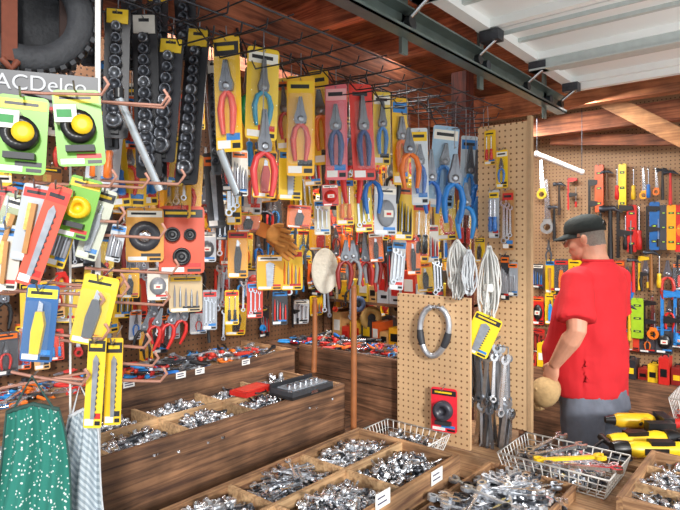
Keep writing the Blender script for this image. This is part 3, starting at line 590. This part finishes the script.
p,_=onZ(252,392,.985); b=B(); b.box(-.08,.08,-.045,.045,0,.018,RED); b.box(-.06,.06,-.03,.03,.018,.02,M('e04a3a')); b.tube([(-.03,-.045,.009),(-.02,-.06,.009),(.02,-.06,.009),(.03,-.045,.009)],.003,BLK,5); b.obj('red_drill_index_case',p,.1)
p,_=onY(119,98,1.15); q,_=onY(160,190,1.15); b=B(); b.tube([p,q],.009,M('c4ccd2',.25,.5),10); b.tube([p,(p.x,p.y,p.z+.02)],.011,BLK,10); b.obj('steel_tube')
p,_=onY(220,150,1.2); q,_=onY(238,196,1.2); b=B(); b.tube([p,q],.011,M('b4bcc2',.25,.5),10); b.lathe([(.013,0),(.013,.01)],BLK,8,Matrix.Translation(q)); b.obj('steel_tube')
# ================= NEAR LEFT WIRE DISPLAY =================
b=B()
for px,y in ((98,1.16),(-40,1.16)):
    q,_=onY(px,240,y); b.tube([(q.x,q.y,0),(q.x,q.y,2.3)],.006,WHT,8)
q0,_=onY(-40,240,1.16); q1,_=onY(98,240,1.16)
for z in (.75,.95,1.15,1.32,1.5,1.68,1.86,2.2):
    b.tube([(q0.x-.1,1.17,z),(q1.x,1.17,z)],.003,COP if z<1.9 else WHT,5)
for i in range(4):
    x=q0.x+i*.2
    if x<q1.x: b.tube([(x,1.172,.75),(x,1.172,1.86)],.0025,WHT,4)
b.obj('wire_display_rack')
b=B()
def hk(x,y,z,l=.16,dx=.1):
    b.tube([(x,y,z),(x+dx*.3,y-l*.3,z-.005),(x+dx,y-l,z-.012),(x+dx+.005,y-l-.015,z+.006),(x+dx-.002,y-l-.012,z+.018)],.0032,COP,6)
for (px,py) in ((20,92),(60,98),(90,100),(30,182),(70,182),(15,215),(60,232),(100,180),(10,290),(48,282),(85,268),(20,330),(60,340),(30,300),(95,300),(12,372),(55,378),(90,360)):
    q,_=onY(px,py,1.16); hk(q.x,1.16,q.z,U(.1,.16),U(.06,.16))
b.obj('display_hooks')
p,_=onY(42,84,1.14); b=B(); b.box(-.10,.10,0,.004,-.05,.022,M('3a3c42',.4)); b.box(-.10,.10,-.0008,0,-.05,-.043,M('c8241d')); s=b.obj('brand_sign',p,math.radians(-30)); text('sign_text','ACDelco',.042,M('b0b3b8',.4),(0,-.002,-.002),(math.pi/2,0,0),s)
NG='78bc30'
for (px,t,bt,w,y,tl) in ((24,96,174,46,1.10,.05),(76,90,166,44,1.08,-.08)):
    o=P(px,t,bt,w,NG,'tape','1b1b1d',Y=y,yaw=-30,head='f4e23a',tilt=tl,hook='wall',back=.06,name='cable_reel_pack')
    p,d=onY(px,t,y); W=w/FL*d; Hh=(bt-t)/FL*d; b=B(); b.lathe([(W*.2,.028),(W*.22,.04),(W*.1,.042)],YEL,16,Matrix.Translation((W*.1,0,-Hh*.5)),'y'); b.box(-W*.45,W*.0,-.032,0,-Hh*.46,-Hh*.24,WHT); b.box(-W*.4,-W*.1,-.033,0,-Hh*.4,-Hh*.3,M('1f8a3a')); c=b.obj('reel_face'); c.parent=o
for a in ((40,185,262,28,'b8bdc2','brush','b98243',1.06,-35,'d9342a',.18),(22,196,275,28,'a9b290','brush','',1.10,-35,'f3efe2',.3),(62,186,290,22,'d8553c','blade','',1.03,-38,'e23a2a',.32),(88,178,240,30,'6cac2a','tape','f4c81c',1.05,-35,'f4c81c',.25),(108,190,262,20,'c8ccb8','knife','9aa0a8',1.07,-35,None,.3),
 (44,285,362,30,'2a5f98','knife','f4c81c',1.04,-38,'f4e23a',.1),(103,276,346,34,'ecc82a','knife','5a5d62',1.02,-40,'f4e23a',.22),(98,336,428,17,'ecc82a','blade','',1.02,-40,'1b1b1d',.06),(115,338,425,16,'eec01c','blade','',1.04,-38,'1b1b1d',.03),(10,225,290,24,'d8d4c8','brush','',1.1,-30,'2b7fc9',.1),(120,225,262,14,'b8bdc2','bits','8a8a90',1.08,-35,None,.2),(78,196,270,18,'ecc01c','bits','8a8a90',1.09,-35,None,.3),(6,186,240,20,'c8402a','driver','1f6fc0',1.12,-30,None,.1),(50,196,262,16,'34363c','driver','1f6fc0',1.12,-35,None,.25)):
    P(a[0],a[1],a[2],a[3],a[4],a[5],a[6] or 'd3302a',a[7],a[8],a[9],a[10],'wall',.08)
b=B(); RB=M('34363a',.7,0,.25,80,.3); p,d=onY(28,12,1.32)
prof=[(.080,-.02),(.10,-.032),(.125,-.03),(.135,-.018),(.137,0),(.135,.018),(.125,.03),(.10,.032),(.080,.02),(.078,0),(.080,-.02)]
b.lathe(prof,RB,36,None,'y')
for i in range(36):
    T=Matrix.Rotation(2*math.pi*i/36,4,'Y'); b.box(-.006,.006,-.028,.028,.132,.141,RB,T)
b.tube([(0,0,.08),(0,0,.2)],.003,STEEL,4)
b.obj('rubber_tyre',p,math.radians(-20))
b=B()
for (px,w,c,zb) in ((10,.03,'7a3f2a',60),(66,.025,'3a2a26',72)):
    q,d=onY(px,zb,1.3); b.box(q.x-w/2,q.x+w/2,1.30,1.306,q.z,2.2,M(c,.6,0,.2,60)); b.tube([(q.x-w/2,1.30,q.z),(q.x,1.295,q.z-.02),(q.x+w/2,1.30,q.z)],.008,M(c,.6,0,.2,60),6)
b.obj('hanging_belts')
# ================= MAN =================
root=bpy.data.objects.new('man',None); bpy.context.scene.collection.objects.link(root)
d=2.97; mx,my=_xy(594,d); fdir=Vector((.26,.966,0)).normalized(); ldir=Vector((0,0,1)).cross(fdir)
root.matrix_world=Matrix(((fdir.x,ldir.x,0,mx),(fdir.y,ldir.y,0,my),(0,0,.985,0),(0,0,0,1)))
NK=Vector((-.01,0,1.53)); HT=Matrix.Translation((.012,0,0))@Matrix.Rotation(math.radians(14),4,'Z')@Matrix.Translation(NK)@Matrix.Rotation(math.radians(11),4,'Y')@Matrix.Translation(-NK)
def loft(b,rings,mat,n=24,T=None):
    v=[];k=len(rings)
    for (cx,cy,cz,a,bb) in rings:
        for j in range(n): t=2*math.pi*j/n; v.append((cx+a*math.cos(t),cy+bb*math.sin(t),cz))
    f=[(i*n+j,i*n+(j+1)%n,(i+1)*n+(j+1)%n,(i+1)*n+j) for i in range(k-1) for j in range(n)]+[tuple(range(n-1,-1,-1)),tuple(range((k-1)*n,k*n))]
    b.add(v,f,mat,True,T)
def remesh(o,vs,it=4,wr=0.,fq=9.,fn=None):
    m=o.modifiers.new('r','REMESH'); m.mode='VOXEL'; m.voxel_size=vs; m.use_smooth_shade=True
    q=o.modifiers.new('s','SMOOTH'); q.factor=.5; q.iterations=it
    bpy.context.view_layer.update(); dg=bpy.context.evaluated_depsgraph_get(); me=bpy.data.meshes.new_from_object(o.evaluated_get(dg)); o.modifiers.clear()
    mats=[x for x in o.data.materials]; o.data=me
    if not me.materials:
        for x in mats: me.materials.append(x)
    if wr:
        for v in me.vertices:
            c=v.co; a=noise.noise(Vector((c.x*fq,c.y*fq,c.z*fq*.5)))+.5*noise.noise(Vector((c.x*fq*2+5,c.y*fq*2,c.z*fq*1.6)))
            v.co+=v.normal*a*wr
    if fn:
        for pl in me.polygons: pl.material_index=fn(pl.center)
    for pl in me.polygons: pl.use_smooth=True
skin=M('d89c80',.55,0,.12,25); hair=M('8d8278',.9,0,.3,120); shirt=M('cc1a24',.85,0,.12,12,.2); pants=M('6e7482',.9,0,.15,30,.2)
SH=(-.02,.20,1.415); EL=(-.08,.285,1.17); WR=(.06,.262,.975)
SHr=(-.015,-.195,1.415); ELr=(.03,-.26,1.16); WRr=(.25,-.17,1.08)
b=B()
loft(b,[(0,0,.95,.10,.12),(.01,0,1.2,.10,.14),(-.01,0,1.40,.08,.15),(-.02,0,1.46,.078,.10),(-.018,0,1.50,.070,.070),(.0,0,1.55,.064,.063),(.015,0,1.60,.068,.064)],skin,20)
b.T=HT
b.ell((.012,0,1.655),(.100,.078,.095),skin,24,16)
b.ell((-.04,0,1.60),(.045,.055,.05),skin,14,10)
b.ell((.045,0,1.585),(.060,.060,.062),skin,18,12)
b.ell((.085,0,1.548),(.022,.026,.018),skin,10,8)
b.ell((.095,0,1.665),(.018,.045,.012),skin,10,8)
b.tube([(.098,0,1.66),(.122,0,1.625),(.118,0,1.612)],[.009,.014,.012],skin,8)
b.ell((.098,0,1.582),(.014,.026,.010),skin,10,6)
for s in (1,-1):
    b.ell((.06,s*.045,1.61),(.035,.026,.03),skin,10,8)
    b.ell((-.005,s*.081,1.625),(.018,.010,.034),skin,12,8); b.ell((-.01,s*.090,1.634),(.016,.008,.022),skin,10,8)
b.T=I4
for (S,E,W) in ((SH,EL,WR),(SHr,ELr,WRr)):
    S,E,W=map(Vector,(S,E,W)); b.tube([S,S.lerp(E,.4),E,E.lerp(W,.25),E.lerp(W,.7),W],[.064,.06,.046,.050,.038,.029],skin,14)
def hand(b,W,dr,n,sgn=1,curl=(30,45,40)):
    W=Vector(W); dr=Vector(dr).normalized(); n=Vector(n); n=(n-dr*n.dot(dr)).normalized(); w=(dr.cross(n))*sgn
    v=[];N=14; sec=[(-.02,.028,.021),(.01,.032,.02),(.04,.042,.019),(.075,.044,.016),(.092,.038,.011)]
    for (t,a,c) in sec:
        for j in range(N): q=2*math.pi*j/N; v.append(W+dr*t+w*math.cos(q)*a+n*math.sin(q)*c)
    k=len(sec); f=[(i*N+j,i*N+(j+1)%N,(i+1)*N+(j+1)%N,(i+1)*N+j) for i in range(k-1) for j in range(N)]+[tuple(range(N-1,-1,-1)),tuple(range((k-1)*N,k*N))]
    b.add(v,f,skin,True)
    for off,ls in ((.033,.9),(.0115,1.0),(-.0105,.95),(-.032,.76)):
        p=W+dr*.08+w*off; pts=[p]; ang=0
        for L,c in zip((.045,.028,.022),curl):
            ang+=math.radians(c); p=p+(dr*math.cos(ang)+n*math.sin(ang))*L*ls+w*off*.06; pts.append(p)
        b.tube(pts,[.0095,.0095,.0085,.007],skin,9)
    b.tube([W+dr*.015+w*.025,W+dr*.045+w*.052+n*.012,W+dr*.072+w*.056+n*.03,W+dr*.092+w*.044+n*.042],[.015,.013,.011,.008],skin,9)
dr=Vector((.35,-.05,-.93)); n=Vector((0,-1,0)); sg=1 if (dr.cross(n)).x>0 else -1
hand(b,WR,dr,n,sg)
dr2=Vector((.9,.3,-.1)); n2=Vector((0,.3,-1)); hand(b,WRr,dr2,n2,1 if dr2.cross(n2).y>0 else -1)
o=b.obj('body_skin'); o.data.materials.append(hair)
HI=HT.inverted()
def hf(c):
    if c.z<1.56 or c.z>1.72: return 0
    c=HI@c
    return 1 if (c.z>1.59 and c.z<1.70 and not(abs(c.y)>.086) and c.x<-.02+ (c.z-1.595)*.5) else 0
remesh(o,.0042,2,fn=hf); o.parent=root
b=B()
loft(b,[(x,y,z,a*1.0,c*1.01) for (x,y,z,a,c) in [(.02,0,.80,.180,.206),(.03,0,.82,.186,.210),(.048,0,.92,.204,.216),(.055,0,1.02,.208,.218),(.04,0,1.15,.190,.216),(.015,0,1.28,.163,.214)]]+[(-.002,0,1.38,.142,.207),(-.012,0,1.44,.118,.178),(-.018,0,1.475,.096,.128),(-.02,0,1.50,.081,.09),(-.018,0,1.513,.075,.077)],shirt,32)
for (S,E) in ((SH,EL),(SHr,ELr)):
    S,E=Vector(S),Vector(E); b.tube([S+Vector((0,-.05 if S.y>0 else .05,.005)),S,S.lerp(E,.3),S.lerp(E,.6),S.lerp(E,.80)],[.068,.074,.078,.080,.088],shirt,18)
o=b.obj('shirt'); remesh(o,.0085,5,.015,7.5); o.parent=root
b=B(); b.lathe([(.076,1.506),(.080,1.515),(.075,1.523),(.069,1.515)],shirt,24,Matrix.Translation((-.018,0,0))); o=b.obj('shirt_collar'); o.parent=root
b=B()
loft(b,[(.02,0,.90,.165,.185),(.01,0,.80,.17,.195),(-.01,0,.74,.165,.20),(-.01,0,.70,.12,.17)],pants,28)
for s in (1,-1): b.tube([(0,s*.09,.82),(0,s*.10,.70),(.015,s*.11,.48),(.0,s*.12,.28),(-.01,s*.125,.06)],[.11,.115,.088,.078,.070],pants,18)
o=b.obj('trousers'); remesh(o,.010,5,.010,9.); o.parent=root
b=B()
for s in (1,-1):
    b.tube([(-.09,s*.125,.045),(-.02,s*.125,.06),(.06,s*.13,.05),(.14,s*.135,.038),(.18,s*.135,.035)],[.035,.048,.045,.04,.025],BLK,12); b.box(-.12,.20,s*.13-.042,s*.13+.042,0,.018,DARK)
o=b.obj('shoes'); o.parent=root
capm=M('17211f',.8,0,.2,60,.2); b=B(); b.T=HT
prof=[(.105,-.005),(.107,.015),(.104,.045),(.090,.072),(.064,.088),(.03,.096),(.006,.098)]
loft(b,[(.008,0,1.672+h,r*1.0,r*.83) for i,(r,h) in enumerate(prof)],capm,24)
n=12; v=[];f=[]
for i in range(n+1):
    t=-math.pi/2+math.pi*i/n
    y=.078*math.sin(t); x0=.02+.085*max(0,math.cos(t)); x1=.03+.150*max(0,math.cos(t))**.7
    for (x,z) in ((x0,1.682),(x1,1.664-abs(y)*.18),(x1,1.659-abs(y)*.18),(x0,1.676)): v.append((x,y*1.02,z))
for i in range(n):
    for k in range(4): f.append((i*4+k,i*4+(k+1)%4,(i+1)*4+(k+1)%4,(i+1)*4+k))
b.add(v,f,capm,True); b.ell((.008,0,1.77),(.008,.008,.005),capm,8,6)
b.arc(-.0,1.690,.026,.021,0,math.pi,-.004,.004,DARK,8,Matrix.Translation((-.096,0,0))@Matrix.Rotation(math.pi/2,4,'Z'))
o=b.obj('cap'); o.parent=root
b=B(); b.T=HT
for s in (1,-1):
    b.ell((.098,s*.030,1.645),(.010,.013,.009),M('f0ece6',.2),10,8); b.ell((.106,s*.030,1.645),(.004,.006,.006),BLK,8,6)
    b.tube([(.115,s*.055,1.648),(.05,s*.081,1.648),(-.01,s*.088,1.645),(-.02,s*.088,1.63)],.0022,BLK,6)
    b.tube([(.118,s*.032+.022*math.cos(a),1.643+.016*math.sin(a)) for a in [2*math.pi*i/14 for i in range(15)]],.0018,BLK,5)
b.tube([(.118,-.010,1.646),(.118,.010,1.646)],.0018,BLK,5); o=b.obj('eyeglasses'); o.parent=root
# tan cap held by its rim: the rim passes between thumb and curled fingers, crown facing outward
tc=M('c0a070',.9,0,.2,50,.3); b=B()
loft(b,[(0,0,0,.092,.078),(0,0,.02,.092,.078),(0,0,.05,.080,.066),(0,0,.072,.05,.04),(0,0,.08,.006,.005)],tc,20)
vv=[];ff=[]
for i in range(11):
    t=-math.pi/2+math.pi*i/10; y=.07*math.sin(t)
    for (x,z) in ((.05+.03*math.cos(t),.003),(.06+.095*math.cos(t),-.012),(.06+.095*math.cos(t),-.016),(.05+.03*math.cos(t),-.002)): vv.append((x,y,z))
for i in range(10):
    for k in range(4): ff.append((i*4+k,i*4+(k+1)%4,(i+1)*4+(k+1)%4,(i+1)*4+k))
b.add(vv,ff,tc,True); b.ell((0,0,.08),(.008,.008,.004),tc,8,6)
o=b.obj('held_cap'); o.parent=root; o.location=Vector(WR)+dr.normalized()*.165+Vector((-.01,-.005,0)); o.rotation_euler=(math.radians(-70),math.radians(35),math.radians(0))
# ================= LIGHT, WORLD, CAMERA =================
w=bpy.data.worlds.new('sky'); bpy.context.scene.world=w; w.use_nodes=True; bg=w.node_tree.nodes['Background']; bg.inputs[0].default_value=(.90,.95,1,1); bg.inputs[1].default_value=1.4
def light(name,t,loc,target,e,size=1.,col=(1,1,1),sy=None):
    l=bpy.data.lights.new(name,t); l.energy=e; l.color=col
    if t=='AREA':
        l.size=size
        if sy: l.shape='RECTANGLE'; l.size_y=sy
    if t=='SUN': l.angle=math.radians(size)
    o=bpy.data.objects.new(name,l); bpy.context.scene.collection.objects.link(o); o.location=loc
    o.rotation_euler=(Vector(target)-Vector(loc)).to_track_quat('-Z','Y').to_euler(); return o
light('sun','SUN',(-1.2,-3.0,2.9),(1.6,1.2,1.3),3.2,7,(1,.98,.95))
light('interior_fill_light','AREA',(3.3,1.2,2.33),(3.6,1.0,1.0),22,.9,(1,.97,.93),.3)  # added area fill above the fluorescent tube
light('interior_fill_light','AREA',(1.5,1.85,2.50),(1.7,2.2,1.2),22,1.6,(1,.97,.92),.2)  # added fill to brighten the left wall stock, no fixture here
light('interior_fill_light','AREA',(2.75,1.75,2.33),(2.75,1.9,1.0),18,.6,(1,.97,.92),.2)  # added fill over the stock shelf, not an actual lamp
l=light('door_fill_light','POINT',(1.9,-.3,1.7),(0,0,0),15); l.data.shadow_soft_size=.2  # unseen fill added as bounce onto the garage door underside
cam=bpy.data.cameras.new('camera'); cam.sensor_width=36; cam.lens=FL/680*36; cam.shift_y=-15/680; cam.clip_start=.02
co=bpy.data.objects.new('camera',cam); bpy.context.scene.collection.objects.link(co); co.location=(0,0,EYE); co.rotation_euler=(math.pi/2,0,math.radians(-50)); bpy.context.scene.camera=co
bpy.context.scene.view_settings.view_transform='Standard'
